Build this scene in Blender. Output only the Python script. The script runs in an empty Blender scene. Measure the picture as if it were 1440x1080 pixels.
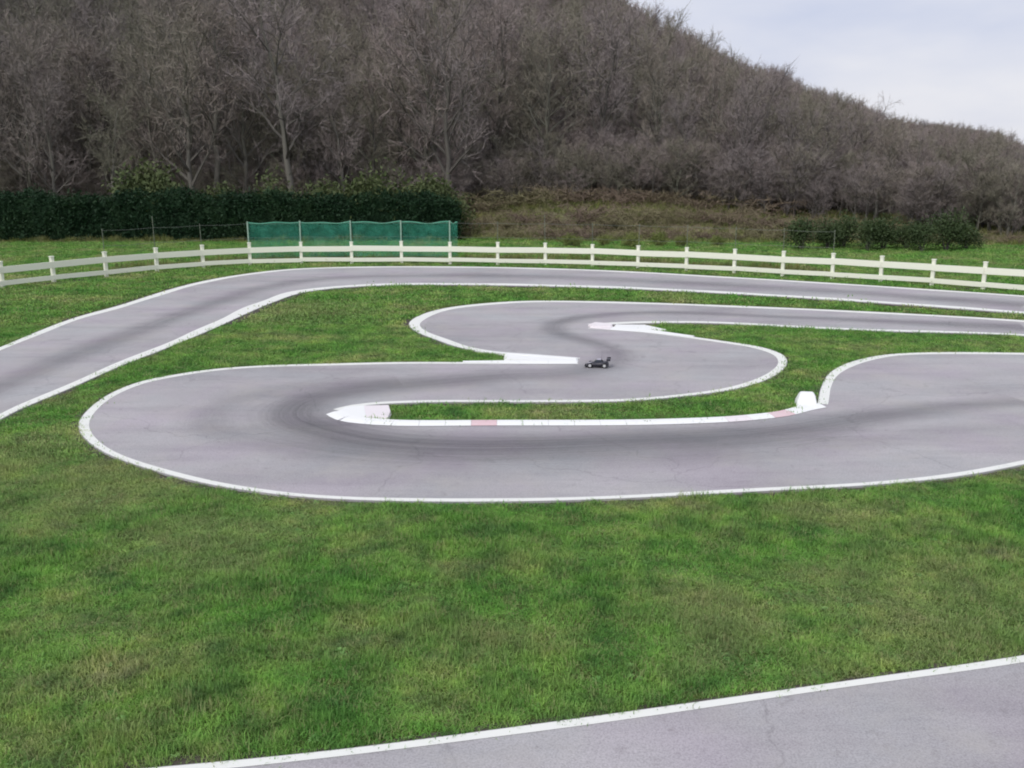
import bpy, bmesh, math, random
import numpy as np
from mathutils import Vector, Matrix
from mathutils.geometry import tessellate_polygon

SC = bpy.context.scene
COL = SC.collection
rnd = random.Random(7)
ORD = 'first second third fourth fifth sixth seventh eighth ninth'.split()
R = math.radians

# ------------------------------------------------------------------ camera
F_PX, W_PX, H_PX = 1383.0, 1440.0, 1080.0      # focal length in pixels of the photograph
CAM_H, HORIZON = 4.5, 225.0                    # drivers' stand, eye height in metres; horizon row
PITCH = math.atan((H_PX / 2 - HORIZON) / F_PX)
cd = bpy.data.cameras.new('camera'); cam = bpy.data.objects.new('camera', cd); COL.objects.link(cam)
cam.location = (0, 0, CAM_H); cam.rotation_euler = (math.pi / 2 - PITCH, 0, 0)
cd.sensor_width = 36; cd.lens = 36 * F_PX / W_PX
cd.clip_start = 0.1; cd.clip_end = 5000
SC.camera = cam

# ------------------------------------------------------------------ sky and sun (overcast)
SUN_EL, SUN_AZ = 46, 212
wd = bpy.data.worlds.new('World'); SC.world = wd; wd.use_nodes = True
nt = wd.node_tree; nt.nodes.clear()
def N(t, kind, **kw):
    n = t.nodes.new(kind)
    for k, v in kw.items(): setattr(n, k, v)
    return n
sky = N(nt, 'ShaderNodeTexSky', sky_type='NISHITA'); sky.sun_disc = False
sky.sun_elevation = R(SUN_EL); sky.sun_rotation = R(SUN_AZ); sky.dust_density = 3.0; sky.air_density = 1.0
hsv = N(nt, 'ShaderNodeHueSaturation'); hsv.inputs['Saturation'].default_value = 0.2
nt.links.new(sky.outputs[0], hsv.inputs['Color'])
tc = N(nt, 'ShaderNodeTexCoord'); mp = N(nt, 'ShaderNodeMapping'); mp.inputs['Scale'].default_value = (1, 1, 3.0)
nz = N(nt, 'ShaderNodeTexNoise'); nz.inputs['Scale'].default_value = 3.4; nz.inputs['Detail'].default_value = 5
rp = N(nt, 'ShaderNodeValToRGB')
rp.color_ramp.elements[0].position = .35; rp.color_ramp.elements[0].color = (6.7, 7.3, 9.2, 1)
rp.color_ramp.elements[1].position = .68; rp.color_ramp.elements[1].color = (9.3, 9.4, 10.1, 1)
mx = N(nt, 'ShaderNodeMix', data_type='RGBA'); mx.inputs[0].default_value = 0.86     # cloud cover
bg = N(nt, 'ShaderNodeBackground'); bg.inputs[1].default_value = 0.085
wo = N(nt, 'ShaderNodeOutputWorld')
L = nt.links.new
L(tc.outputs['Generated'], mp.inputs[0]); L(mp.outputs[0], nz.inputs[0]); L(nz.outputs[0], rp.inputs[0])
L(hsv.outputs[0], mx.inputs[6]); L(rp.outputs[0], mx.inputs[7]); L(mx.outputs[2], bg.inputs[0]); L(bg.outputs[0], wo.inputs[0])
sd = bpy.data.lights.new('sun', 'SUN'); sd.energy = 1.5; sd.angle = R(10); sd.color = (1.0, 0.97, 0.92)
sun = bpy.data.objects.new('sun', sd); COL.objects.link(sun)
az = R(SUN_AZ)
sdir = Vector((math.sin(az) * math.cos(R(SUN_EL)), math.cos(az) * math.cos(R(SUN_EL)), math.sin(R(SUN_EL))))
sun.rotation_euler = (-sdir).to_track_quat('-Z', 'Y').to_euler(); sun.location = (0, 0, 60)
SC.view_settings.view_transform = 'Standard'; SC.view_settings.look = 'None'
SC.view_settings.exposure = 0.15; SC.view_settings.gamma = 1.0; SC.view_settings.use_curve_mapping = False
SC.render.engine = 'CYCLES'
SC.cycles.use_denoising = True; SC.cycles.use_adaptive_sampling = True; SC.cycles.adaptive_threshold = .025
SC.cycles.max_bounces = 4; SC.cycles.transparent_max_bounces = 12
SC.cycles.filter_width = 2.0
SC.cycles.debug_use_spatial_splits = True

# ------------------------------------------------------------------ pixel <-> ground helpers
CP, SP = math.cos(PITCH), math.sin(PITCH)
def ray(u, v):
    dx = (u - W_PX / 2) / F_PX; dz = -(v - H_PX / 2) / F_PX
    return np.array([dx, CP + dz * SP, -SP + dz * CP])
def gnd(u, v, z=0.0):
    d = ray(u, v); t = (z - CAM_H) / d[2]
    return np.array([d[0] * t, d[1] * t])
def at_depth(u, y):                              # world x of a picture column at ground level, depth y
    # solve for the row of the ground at that depth
    lo, hi = HORIZON + .5, 3000
    for _ in range(50):
        m = (lo + hi) / 2
        if gnd(u, m)[1] > y: lo = m
        else: hi = m
    return gnd(u, m)[0]
def proj(x, y, z):
    zc = y * CP - (z - CAM_H) * SP
    yc = y * SP + (z - CAM_H) * CP
    return W_PX / 2 + F_PX * x / zc, H_PX / 2 - F_PX * yc / zc

# ------------------------------------------------------------------ building helpers
def tag(o, label=None, cat=None, group=None, kind=None):
    if label: o['label'] = label
    if cat: o['category'] = cat
    if group: o['group'] = group
    if kind: o['kind'] = kind
    return o
def link(name, mesh, mat=None, parent=None):
    o = bpy.data.objects.new(name, mesh); COL.objects.link(o)
    if mat and not mesh.materials: mesh.materials.append(mat)
    if parent: o.parent = parent
    return o
def mesh_np(name, V, Fs, smooth=False):
    m = bpy.data.meshes.new(name); m.from_pydata([tuple(map(float, v)) for v in V], [], Fs)
    if smooth:
        for p in m.polygons: p.use_smooth = True
    m.update(); return m
def mesh_fast(name, V, tris, smooth=False):
    """V (n,3), tris (m,3) numpy"""
    m = bpy.data.meshes.new(name); V = np.asarray(V, np.float32); T = np.asarray(tris, np.int32)
    m.vertices.add(len(V)); m.vertices.foreach_set('co', V.ravel())
    m.loops.add(T.size); m.loops.foreach_set('vertex_index', T.ravel())
    m.polygons.add(len(T)); m.polygons.foreach_set('loop_start', np.arange(0, T.size, 3, dtype=np.int32))
    if smooth: m.polygons.foreach_set('use_smooth', np.ones(len(T), bool))
    m.update(calc_edges=True); m.validate(); return m
def empty(name, loc=(0, 0, 0), rz=0, parent=None):
    o = bpy.data.objects.new(name, None); COL.objects.link(o); o.location = loc; o.rotation_euler = (0, 0, rz)
    o.empty_display_size = .2
    if parent: o.parent = parent
    return o
class MB:
    """collects shapes for one mesh"""
    def __init__(s): s.V = []; s.F = []
    def add(s, V, Fs):
        b = len(s.V); s.V += [tuple(v) for v in V]; s.F += [tuple(i + b for i in f) for f in Fs]; return s
    def box(s, c, size, rot=None, bev=0.0):
        bm = bmesh.new(); bmesh.ops.create_cube(bm, size=1)
        for v in bm.verts: v.co = Vector((v.co.x * size[0], v.co.y * size[1], v.co.z * size[2]))
        if bev: bmesh.ops.bevel(bm, geom=bm.edges[:] , offset=bev, segments=2, affect='EDGES', profile=.5)
        M = Matrix.Translation(c) @ (rot.to_4x4() if rot else Matrix())
        bm.verts.ensure_lookup_table(); bm.verts.index_update()
        s.add([M @ v.co for v in bm.verts], [[v.index for v in f.verts] for f in bm.faces]); bm.free(); return s
    def tube(s, pts, rads, n=6, cap=True):
        pts = [Vector(p) for p in pts]; V = []; Fs = []
        for i, p in enumerate(pts):
            d = (pts[min(i + 1, len(pts) - 1)] - pts[max(i - 1, 0)]).normalized()
            a = d.orthogonal().normalized() if i == 0 else (a - d * a.dot(d)).normalized()
            b = d.cross(a)
            for k in range(n):
                t = 2 * math.pi * k / n; V.append(p + (a * math.cos(t) + b * math.sin(t)) * rads[i])
        for i in range(len(pts) - 1):
            for k in range(n):
                Fs.append((i * n + k, i * n + (k + 1) % n, (i + 1) * n + (k + 1) % n, (i + 1) * n + k))
        if cap: Fs += [tuple(range(n))[::-1], tuple((len(pts) - 1) * n + k for k in range(n))]
        return s.add(V, Fs)
    def lathe_x(s, prof, n=20, c=(0, 0, 0)):
        """profile of (x, r) turned round the X axis"""
        V = []; Fs = []
        for x, r in prof:
            for k in range(n):
                t = 2 * math.pi * k / n; V.append((c[0] + x, c[1] + r * math.cos(t), c[2] + r * math.sin(t)))
        m = len(prof)
        for i in range(m - 1):
            for k in range(n): Fs.append((i * n + k, i * n + (k + 1) % n, (i + 1) * n + (k + 1) % n, (i + 1) * n + k))
        Fs += [tuple(range(n))[::-1], tuple((m - 1) * n + k for k in range(n))]
        return s.add(V, Fs)
    def mesh(s, name, smooth=False): return mesh_np(name, s.V, s.F, smooth)
    def build(s, name, mat, parent=None, smooth=False): return link(name, s.mesh(name, smooth), mat, parent)

# ------------------------------------------------------------------ materials
def mat(name):
    m = bpy.data.materials.new(name); m.use_nodes = True
    t = m.node_tree; b = t.nodes['Principled BSDF']; return m, t, b
def ramp(t, fac, stops):
    r = N(t, 'ShaderNodeValToRGB'); e = r.color_ramp.elements
    while len(e) < len(stops): e.new(.5)
    for i, (p, c) in enumerate(stops): e[i].position = p; e[i].color = (*c, 1)
    t.links.new(fac, r.inputs[0]); return r.outputs[0]
def noise(t, scale, detail=4, rough=.55, vec=None, dim=None):
    n = N(t, 'ShaderNodeTexNoise'); n.inputs['Scale'].default_value = scale
    n.inputs['Detail'].default_value = detail; n.inputs['Roughness'].default_value = rough
    if vec is not None: t.links.new(vec, n.inputs['Vector'])
    return n.outputs[0]
def mixc(t, fac, a, b, mode='MIX'):
    m = N(t, 'ShaderNodeMix', data_type='RGBA', blend_type=mode)
    for k, v in ((0, fac), (6, a), (7, b)):
        if isinstance(v, (int, float)): m.inputs[k].default_value = v
        elif isinstance(v, tuple): m.inputs[k].default_value = (*v, 1)
        else: t.links.new(v, m.inputs[k])
    return m.outputs[2]
def math_n(t, op, a, b=None, c=None):
    m = N(t, 'ShaderNodeMath', operation=op)
    for k, v in enumerate((a, b, c)):
        if v is None: continue
        if isinstance(v, (int, float)): m.inputs[k].default_value = v
        else: t.links.new(v, m.inputs[k])
    return m.outputs[0]
def bump(t, b, h, strength=.4, dist=.01):
    n = N(t, 'ShaderNodeBump'); n.inputs['Strength'].default_value = strength; n.inputs['Distance'].default_value = dist
    t.links.new(h, n.inputs['Height']); t.links.new(n.outputs[0], b.inputs['Normal'])
def wpos(t): return N(t, 'ShaderNodeNewGeometry').outputs['Position']

def simple(name, col, rough=.7, var=.25, scale=6, metal=0, spec=.4, bmp=0):
    m, t, b = mat(name); p = wpos(t); n = noise(t, scale, 5, .6, p)
    lo = tuple(c * (1 - var) for c in col); hi = tuple(min(1, c * (1 + var)) for c in col)
    t.links.new(ramp(t, n, [(.3, lo), (.7, hi)]), b.inputs['Base Color'])
    b.inputs['Roughness'].default_value = rough; b.inputs['Metallic'].default_value = metal
    b.inputs['Specular IOR Level'].default_value = spec
    if bmp: bump(t, b, noise(t, scale * 8, 4, .6, p), bmp, .01)
    return m

# asphalt: worn, pale lilac grey
M_ASPH, t, b = mat('worn_asphalt'); p = wpos(t)
big = ramp(t, noise(t, .22, 5, .6, p), [(.3, (.36, .338, .350)), (.5, (.430, .408, .418)), (.7, (.485, .463, .468))])
tint = ramp(t, noise(t, .55, 3, .5, p), [(.35, (.99, .95, 1.0)), (.5, (1, 1, 1)), (.68, (.96, 1.0, 1.0))])
c = mixc(t, 1.0, big, tint, 'MULTIPLY')
grain = ramp(t, noise(t, 60, 3, .7, p), [(.3, (.62, .62, .62)), (.5, (.98, .98, .98)), (.72, (1.25, 1.25, 1.25))])
c = mixc(t, .8, c, grain, 'MULTIPLY')
mps = N(t, 'ShaderNodeMapping'); mps.inputs['Scale'].default_value = (.25, 1.6, 1); t.links.new(p, mps.inputs[0])
streak = ramp(t, noise(t, .9, 5, .65, mps.outputs[0]), [(.36, (.86, .86, .87)), (.55, (1, 1, 1))])
c = mixc(t, .8, c, streak, 'MULTIPLY')
vor = N(t, 'ShaderNodeTexVoronoi', feature='DISTANCE_TO_EDGE'); vor.inputs['Scale'].default_value = .28
nvec = N(t, 'ShaderNodeTexNoise'); nvec.inputs['Scale'].default_value = .9; nvec.inputs['Detail'].default_value = 6; t.links.new(p, nvec.inputs[0])
vm = N(t, 'ShaderNodeVectorMath', operation='MULTIPLY_ADD'); vm.inputs[1].default_value = (1.4, 1.4, 1.4)
t.links.new(nvec.outputs['Color'], vm.inputs[0]); t.links.new(p, vm.inputs[2]); t.links.new(vm.outputs[0], vor.inputs['Vector'])
crack = ramp(t, vor.outputs['Distance'], [(.0, (.62, .62, .62)), (.006, (1, 1, 1))])
c = mixc(t, .5, c, crack, 'MULTIPLY')
spots = ramp(t, noise(t, 7, 5, .75, p), [(.30, (.80, .79, .78)), (.42, (1, 1, 1)), (.66, (1.0, 1.0, 1.0)), (.78, (1.10, 1.09, 1.07))])
c = mixc(t, .9, c, spots, 'MULTIPLY')
dust = ramp(t, noise(t, .7, 6, .7, p), [(.50, (0, 0, 0)), (.72, (.5, .5, .5))])
c = mixc(t, dust, c, (.46, .43, .40))
t.links.new(c, b.inputs['Base Color']); b.inputs['Roughness'].default_value = .82
b.inputs['Specular IOR Level'].default_value = .3
bump(t, b, noise(t, 90, 3, .7, p), .35, .008)

# rubber laid down on the racing line: thin film with soft edges
M_RUB, t, b = mat('tyre_rubber_film'); p = wpos(t)
uv = N(t, 'ShaderNodeUVMap'); sx = N(t, 'ShaderNodeSeparateXYZ'); t.links.new(uv.outputs[0], sx.inputs[0])
d = math_n(t, 'ABSOLUTE', sx.outputs[1])
e = math_n(t, 'SUBTRACT', 1.0, d); e2 = math_n(t, 'MULTIPLY', e, math_n(t, 'MULTIPLY', e, math_n(t, 'SUBTRACT', 3.0, math_n(t, 'MULTIPLY', e, 2.0))))
cmb = N(t, 'ShaderNodeCombineXYZ'); t.links.new(math_n(t, 'MULTIPLY', sx.outputs[0], .05), cmb.inputs[0]); t.links.new(math_n(t, 'MULTIPLY', sx.outputs[1], 5.5), cmb.inputs[1])
st = noise(t, 2.2, 5, .65, cmb.outputs[0])
al = math_n(t, 'MULTIPLY', e2, math_n(t, 'MULTIPLY_ADD', st, 1.0, .10))
al = math_n(t, 'MULTIPLY', al, N(t, 'ShaderNodeAttribute', attribute_name='film').outputs['Fac'])
b.inputs['Base Color'].default_value = (.07, .07, .08, 1); b.inputs['Roughness'].default_value = .7
t.links.new(al, b.inputs['Alpha'])

# line paint, worn
def paint(name, col, dirt, wear=.42):
    m, t, b = mat(name); p = wpos(t)
    n1 = noise(t, 1.3, 6, .7, p); n2 = noise(t, 22, 5, .75, p)
    f = math_n(t, 'ADD', math_n(t, 'MULTIPLY', n1, .6), math_n(t, 'MULTIPLY', n2, .5))
    c = ramp(t, f, [(wear - .04, dirt), (wear + .05, tuple((a + q) / 2 for a, q in zip(col, dirt))), (wear + .16, col)])
    t.links.new(c, b.inputs['Base Color']); b.inputs['Roughness'].default_value = .7; b.inputs['Specular IOR Level'].default_value = .3
    bump(t, b, n2, .3, .006); return m
M_LINE = paint('worn_white_line_paint', (.82, .82, .77), (.50, .49, .47), .32)
M_KERB = paint('white_kerb_paint', (.88, .88, .86), (.60, .58, .57), .30)
M_KRED = paint('faded_red_kerb_paint', (.74, .52, .54), (.72, .62, .63), .45)
M_KPINK = paint('bleached_red_kerb_paint', (.84, .78, .79), (.74, .64, .65), .38)

# fence
M_FENCE = paint('cream_fence_paint', (.88, .88, .74), (.68, .69, .55), .30)
M_STEEL = simple('galvanised_steel', (.20, .22, .17), .5, .2, 20, .3)
M_WOODP = simple('weathered_fence_stake', (.20, .19, .13), .9, .3, 12)
M_WIRE = simple('fence_wire', (.22, .24, .21), .55, .2, 20, .2)

# soil (also colours the painted shade strip under the fence), ground
M_SOIL_SHADE = simple('soil_and_fence_shade', (.075, .064, .05), .95, .45, 5, bmp=.6)
GP = []   # filled below: colours by place
M_GROUND, t, b = mat('grass_ground'); p = wpos(t)
g1 = ramp(t, noise(t, .16, 5, .6, p), [(.3, (.07, .125, .026)), (.5, (.10, .145, .038)), (.7, (.15, .15, .06))])
g2 = ramp(t, noise(t, 3.5, 6, .7, p), [(.3, (.55, .55, .5)), (.5, (1, 1, 1)), (.75, (1.25, 1.2, 1.1))])
gc = mixc(t, .9, g1, g2, 'MULTIPLY')
bank = ramp(t, noise(t, .22, 5, .65, p), [(.3, (.145, .12, .08)), (.5, (.20, .175, .105)), (.7, (.215, .215, .12))])
lit = ramp(t, noise(t, .12, 6, .65, p), [(.3, (.16, .135, .112)), (.55, (.21, .178, .145)), (.75, (.19, .185, .125))])
zone = N(t, 'ShaderNodeAttribute', attribute_name='zone'); zs = N(t, 'ShaderNodeSeparateXYZ'); t.links.new(zone.outputs['Vector'], zs.inputs[0])
wob = math_n(t, 'MULTIPLY', math_n(t, 'SUBTRACT', noise(t, .35, 5, .6, p), .5), .9)
def soft(v): 
    m = N(t, 'ShaderNodeMapRange'); m.inputs[1].default_value = .35; m.inputs[2].default_value = .65
    t.links.new(math_n(t, 'ADD', v, wob), m.inputs[0]); return m.outputs[0]
gc = mixc(t, soft(zs.outputs[0]), gc, bank)
gc = mixc(t, soft(zs.outputs[1]), gc, lit)
t.links.new(gc, b.inputs['Base Color']); b.inputs['Roughness'].default_value = .95; b.inputs['Specular IOR Level'].default_value = .1
bump(t, b, noise(t, 14, 6, .75, p), .9, .05)

DRY = [(gnd(120, 690), 2.0), (gnd(300, 765), 1.5), (gnd(1330, 860), 1.9), (gnd(1010, 880), 1.0), (gnd(20, 640), 1.6), (gnd(640, 900), .8), (gnd(410, 440), 3.0), (gnd(1150, 722), 1.0)]
def grass_mat(name, stops, dry=(.34, .33, .16), dryamt=.12):
    m, t, b = mat(name); p = wpos(t)
    c = ramp(t, noise(t, .45, 6, .68, p), stops)
    c2 = ramp(t, noise(t, 1.7, 5, .68, p), [(.34, (.52, .58, .7)), (.5, (1, 1, 1)), (.66, (1.5, 1.38, 1.25))])
    c = mixc(t, .9, c, c2, 'MULTIPLY')
    # broad worn, drier patches at fixed places in the lawn
    wv = math_n(t, 'MULTIPLY', math_n(t, 'SUBTRACT', noise(t, .8, 5, .65, p), .5), 3.2); acc = None
    for (cx_, cy_), rad_ in DRY:
        vd = N(t, 'ShaderNodeVectorMath', operation='DISTANCE'); t.links.new(p, vd.inputs[0]); vd.inputs[1].default_value = (cx_, cy_, 0)
        mr = N(t, 'ShaderNodeMapRange'); mr.inputs[1].default_value = rad_; mr.inputs[2].default_value = rad_ * .3; mr.inputs[3].default_value = 0; mr.inputs[4].default_value = .45
        t.links.new(math_n(t, 'ADD', vd.outputs['Value'], wv), mr.inputs[0]); acc = mr.outputs[0] if acc is None else math_n(t, 'MAXIMUM', acc, mr.outputs[0])
    c = mixc(t, acc, c, (.38, .40, .18))
    rn = N(t, 'ShaderNodeObjectInfo').outputs['Random']
    br = ramp(t, rn, [(.0, (.68, .68, .68)), (1, (1.3, 1.3, 1.3))])
    c = mixc(t, 1.0, c, br, 'MULTIPLY')
    dr = ramp(t, rn, [(1 - dryamt - .02, (0, 0, 0)), (1 - dryamt, (1, 1, 1))])
    c = mixc(t, math_n(t, 'MULTIPLY', dr, .7), c, dry)
    t.links.new(c, b.inputs['Base Color']); b.inputs['Roughness'].default_value = .6
    b.inputs['Specular IOR Level'].default_value = .25
    tr = N(t, 'ShaderNodeBsdfTranslucent'); t.links.new(c, tr.inputs[0])
    ms = N(t, 'ShaderNodeMixShader'); ms.inputs[0].default_value = .3
    t.links.new(b.outputs[0], ms.inputs[1]); t.links.new(tr.outputs[0], ms.inputs[2])
    t.links.new(ms.outputs[0], t.nodes['Material Output'].inputs[0]); return m
M_GRASS = grass_mat('lawn_grass_blades', [(.30, (.112, .305, .055)), (.43, (.160, .368, .070)), (.53, (.235, .410, .098)), (.61, (.325, .425, .135)), (.70, (.44, .44, .22))])
M_ROUGH = grass_mat('rough_grass_blades', [(.3, (.16, .22, .055)), (.6, (.24, .25, .09)), (.8, (.28, .25, .12))], dryamt=.3)

def bark(name, stops, rough=.9, dark=None):
    m, t, b = mat(name); p = wpos(t)
    rn = N(t, 'ShaderNodeObjectInfo').outputs['Random']
    f = math_n(t, 'ADD', math_n(t, 'MULTIPLY', rn, .55), math_n(t, 'MULTIPLY', noise(t, .045, 4, .6, p), .55))
    c = ramp(t, f, stops)
    if dark:      # darker, greener twigs on the left flank, paler ones towards the right
        sxx = N(t, 'ShaderNodeSeparateXYZ'); t.links.new(p, sxx.inputs[0]); mr = N(t, 'ShaderNodeMapRange')
        mr.inputs[1].default_value = -58; mr.inputs[2].default_value = -14
        t.links.new(math_n(t, 'MULTIPLY_ADD', noise(t, .05, 3, .6, p), 30, math_n(t, 'SUBTRACT', sxx.outputs[0], 15)), mr.inputs[0])
        c = mixc(t, mr.outputs[0], ramp(t, f, dark), c)
    t.links.new(c, b.inputs['Base Color']); b.inputs['Roughness'].default_value = rough; b.inputs['Specular IOR Level'].default_value = .1
    return m
M_TWIG = bark('bare_twigs', [(.2, (.26, .226, .222)), (.4, (.295, .252, .242)), (.55, (.32, .265, .245)), (.7, (.265, .24, .19)), (.9, (.22, .21, .155))],
              dark=[(.2, (.15, .142, .132)), (.5, (.18, .165, .145)), (.7, (.155, .158, .115)), (.9, (.125, .14, .095))])
M_BARK = bark('tree_bark', [(.2, (.10, .092, .085)), (.6, (.15, .14, .122)), (.9, (.135, .142, .10))])
M_PALE = bark('pale_bark', [(.2, (.155, .145, .125)), (.8, (.19, .18, .155))])
M_BRAM = bark('bramble_stems', [(.2, (.16, .118, .10)), (.5, (.20, .155, .115)), (.8, (.195, .18, .10))])

def leaf(name, lo, mid, hi, scale=.5):
    m, t, b = mat(name); p = wpos(t)
    f = math_n(t, 'ADD', math_n(t, 'MULTIPLY', noise(t, scale, 4, .6, p), .6), math_n(t, 'MULTIPLY', noise(t, 9, 3, .6, p), .4))
    t.links.new(ramp(t, f, [(.35, lo), (.5, mid), (.66, hi)]), b.inputs['Base Color'])
    b.inputs['Roughness'].default_value = .6; b.inputs['Specular IOR Level'].default_value = .2
    return m
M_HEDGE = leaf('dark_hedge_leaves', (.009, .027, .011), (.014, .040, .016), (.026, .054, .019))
M_OLIVE = leaf('olive_leaves', (.055, .080, .030), (.085, .11, .042), (.12, .135, .06))
M_BUSH = leaf('ivy_green_leaves', (.040, .066, .026), (.058, .088, .034), (.09, .115, .05))

# green net: woven mesh, light passes between the threads
M_NET, t, b = mat('green_windbreak_net'); p = wpos(t)
b.inputs['Base Color'].default_value = (.022, .20, .115, 1); b.inputs['Roughness'].default_value = .6
t.links.new(ramp(t, noise(t, 1.6, 4, .6, p), [(.35, (.016, .22, .135)), (.7, (.06, .40, .27))]), b.inputs['Base Color'])
al = math_n(t, 'MULTIPLY_ADD', noise(t, 2.5, 4, .7, p), .7, .06); t.links.new(al, b.inputs['Alpha'])

# ------------------------------------------------------------------ terrain
HX = np.array([-700, -300, -200, -120, -60, -20, 20.6, 29, 38.5, 49.5, 66, 84, 99, 130, 700])
HZ = np.array([150, 128, 110, 88, 65, 46, 25, 20.5, 16, 12, 6.2, 2.0, .6, .0, .0])
def hill_h(x): return np.interp(x, HX, HZ)
def sstep(a, b, x):
    t = np.clip((x - a) / (b - a), 0, 1); return t * t * (3 - 2 * t)
def lump(x, y): return np.sin(x * .11 + 1.3) * np.cos(y * .083 + .4) + .6 * np.sin(x * .047 - y * .061) + .4 * np.sin(x * .31 + y * .23)
def foot(x): return np.interp(x, [-60, -8, 0, 25, 60], [60, 60, 57, 54, 50])     # where the field ends and the slope starts
def terr(x, y):
    x = np.asarray(x, float); y = np.asarray(y, float)
    q = np.clip((y - 66) / (195 - 66), 0, None); s = np.where(q < 1, q ** 1.15, 1 + .12 * (1 - np.exp(-(q - 1))))
    xs = x - 0.1 * np.clip(y - 195, 0, 200)
    h = hill_h(xs) * s
    ft = foot(x)
    bankh = (np.interp(x, [-5, 8, 18, 32], [1.7, 1.4, .9, .35]) + .25 * np.sin(x * .13)) * sstep(ft, ft + 9, y) * sstep(-10, 4, x)
    near = .25 * sstep(ft, ft + 6, y)
    return h + bankh + near + lump(x, y) * .5 * sstep(66, 90, y)

def axis(segs):
    out = []
    for a, b, st in segs: out += list(np.arange(a, b, st))
    out.append(segs[-1][1]); return np.array(out)
gx = axis([(-1500, -300, 100), (-300, -100, 12), (-100, 100, 2.5), (100, 300, 12), (300, 1500, 100)])
gy = axis([(-300, -20, 40), (-20, 40, 4), (40, 110, 1.6), (110, 240, 5), (240, 500, 20), (500, 2500, 200)])
X, Y = np.meshgrid(gx, gy); Z = terr(X, Y)
V = np.stack([X.ravel(), Y.ravel(), Z.ravel()], 1); nx, ny = len(gx), len(gy)
i, j = np.meshgrid(np.arange(nx - 1), np.arange(ny - 1)); a = (j * nx + i).ravel()
T = np.concatenate([np.stack([a, a + 1, a + nx + 1], 1), np.stack([a, a + nx + 1, a + nx], 1)])
gm = mesh_fast('grass_ground', V, T, True)
za = np.zeros((len(V), 3), np.float32)
za[:, 0] = sstep(foot(V[:, 0]) + .2, foot(V[:, 0]) + 2.4, V[:, 1])
za[:, 1] = sstep(foot(V[:, 0]) + 8, foot(V[:, 0]) + 14, V[:, 1])
at = gm.attributes.new('zone', 'FLOAT_VECTOR', 'POINT'); at.data.foreach_set('vector', za.ravel())
ground = tag(link('ground', gm, M_GROUND), 'green lawn round the track rising to a wooded hill', kind='structure')

# ------------------------------------------------------------------ the race track
def catmull(P, step=.22):
    P = [np.array(p, float) for p in P]; out = []
    P = [2 * P[0] - P[1]] + P + [2 * P[-1] - P[-2]]
    for k in range(1, len(P) - 2):
        p0, p1, p2, p3 = P[k - 1:k + 3]
        t0 = 0; t1 = t0 + max(np.linalg.norm(p1 - p0), 1e-4) ** .5; t2 = t1 + max(np.linalg.norm(p2 - p1), 1e-4) ** .5
        t3 = t2 + max(np.linalg.norm(p3 - p2), 1e-4) ** .5
        n = max(2, int(np.linalg.norm(p2 - p1) / step))
        for tt in np.linspace(t1, t2, n, endpoint=False):
            A1 = (t1 - tt) / (t1 - t0) * p0 + (tt - t0) / (t1 - t0) * p1
            A2 = (t2 - tt) / (t2 - t1) * p1 + (tt - t1) / (t2 - t1) * p2
            A3 = (t3 - tt) / (t3 - t2) * p2 + (tt - t2) / (t3 - t2) * p3
            B1 = (t2 - tt) / (t2 - t0) * A1 + (tt - t0) / (t2 - t0) * A2
            B2 = (t3 - tt) / (t3 - t1) * A2 + (tt - t1) / (t3 - t1) * A3
            out.append((t2 - tt) / (t2 - t1) * B1 + (tt - t1) / (t2 - t1) * B2)
    out.append(P[-2]); return np.array(out)
def G(pts): return [gnd(u, v) for u, v in pts]
def inside(poly, P):
    P = np.atleast_2d(P); x, y = P[:, 0], P[:, 1]; r = np.zeros(len(P), bool); n = len(poly)
    for k in range(n):
        x1, y1 = poly[k]; x2, y2 = poly[(k + 1) % n]
        if y1 == y2: continue
        r ^= ((y1 > y) != (y2 > y)) & (x < (x2 - x1) * (y - y1) / (y2 - y1) + x1)
    return r
def normals(C):
    d = np.gradient(C, axis=0); d /= np.maximum(np.linalg.norm(d, axis=1), 1e-6)[:, None]
    return np.stack([-d[:, 1], d[:, 0]], 1)
ASPH_Z = .03
# outer lane
A_up = catmull(G([(-420, 680), (-200, 575), (0, 490), (100, 450), (167, 431), (233, 410), (283, 397), (333, 388), (400, 380), (480, 376.5), (600, 375.5),
                  (720, 377), (860, 381.5), (1000, 389), (1200, 401), (1440, 417), (1700, 436), (2000, 460)]))
A_lo = catmull(G([(-420, 830), (-150, 672), (0, 593), (27, 579), (100, 548), (167, 518), (233, 492), (300, 464), (350, 441), (383, 427), (430, 412),
                  (490, 405), (570, 402), (700, 402.5), (860, 406.5), (1000, 413), (1200, 425), (1440, 442.5), (1700, 463), (2000, 490)]))
# inner lane: outer chain (far straight - left loop - apex - big left bend - front edge)
B1a = catmull(G([(2000, 502), (1700, 473), (1440, 452), (1250, 441), (1100, 434), (960, 428.5), (840, 425), (740, 424.5), (680, 428), (630, 434),
                 (595, 443), (575, 456), (585, 468), (612, 479), (648, 491), (690, 498), (745, 503), (812, 508)]))
B1b = catmull(G([(812, 511), (740, 511), (650, 511), (560, 511), (467, 513), (367, 516), (300, 521), (250, 528), (200, 538), (160, 553), (125, 577),
                 (110, 601), (124, 624), (159, 645), (231, 669), (298, 685), (361, 695), (424, 702), (500, 706.5), (620, 709), (760, 708), (880, 704),
                 (1035, 696), (1230, 685), (1347, 673), (1440, 656), (1600, 618), (1800, 575), (2000, 550)]))
B1 = np.concatenate([B1a, B1b])
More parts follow.
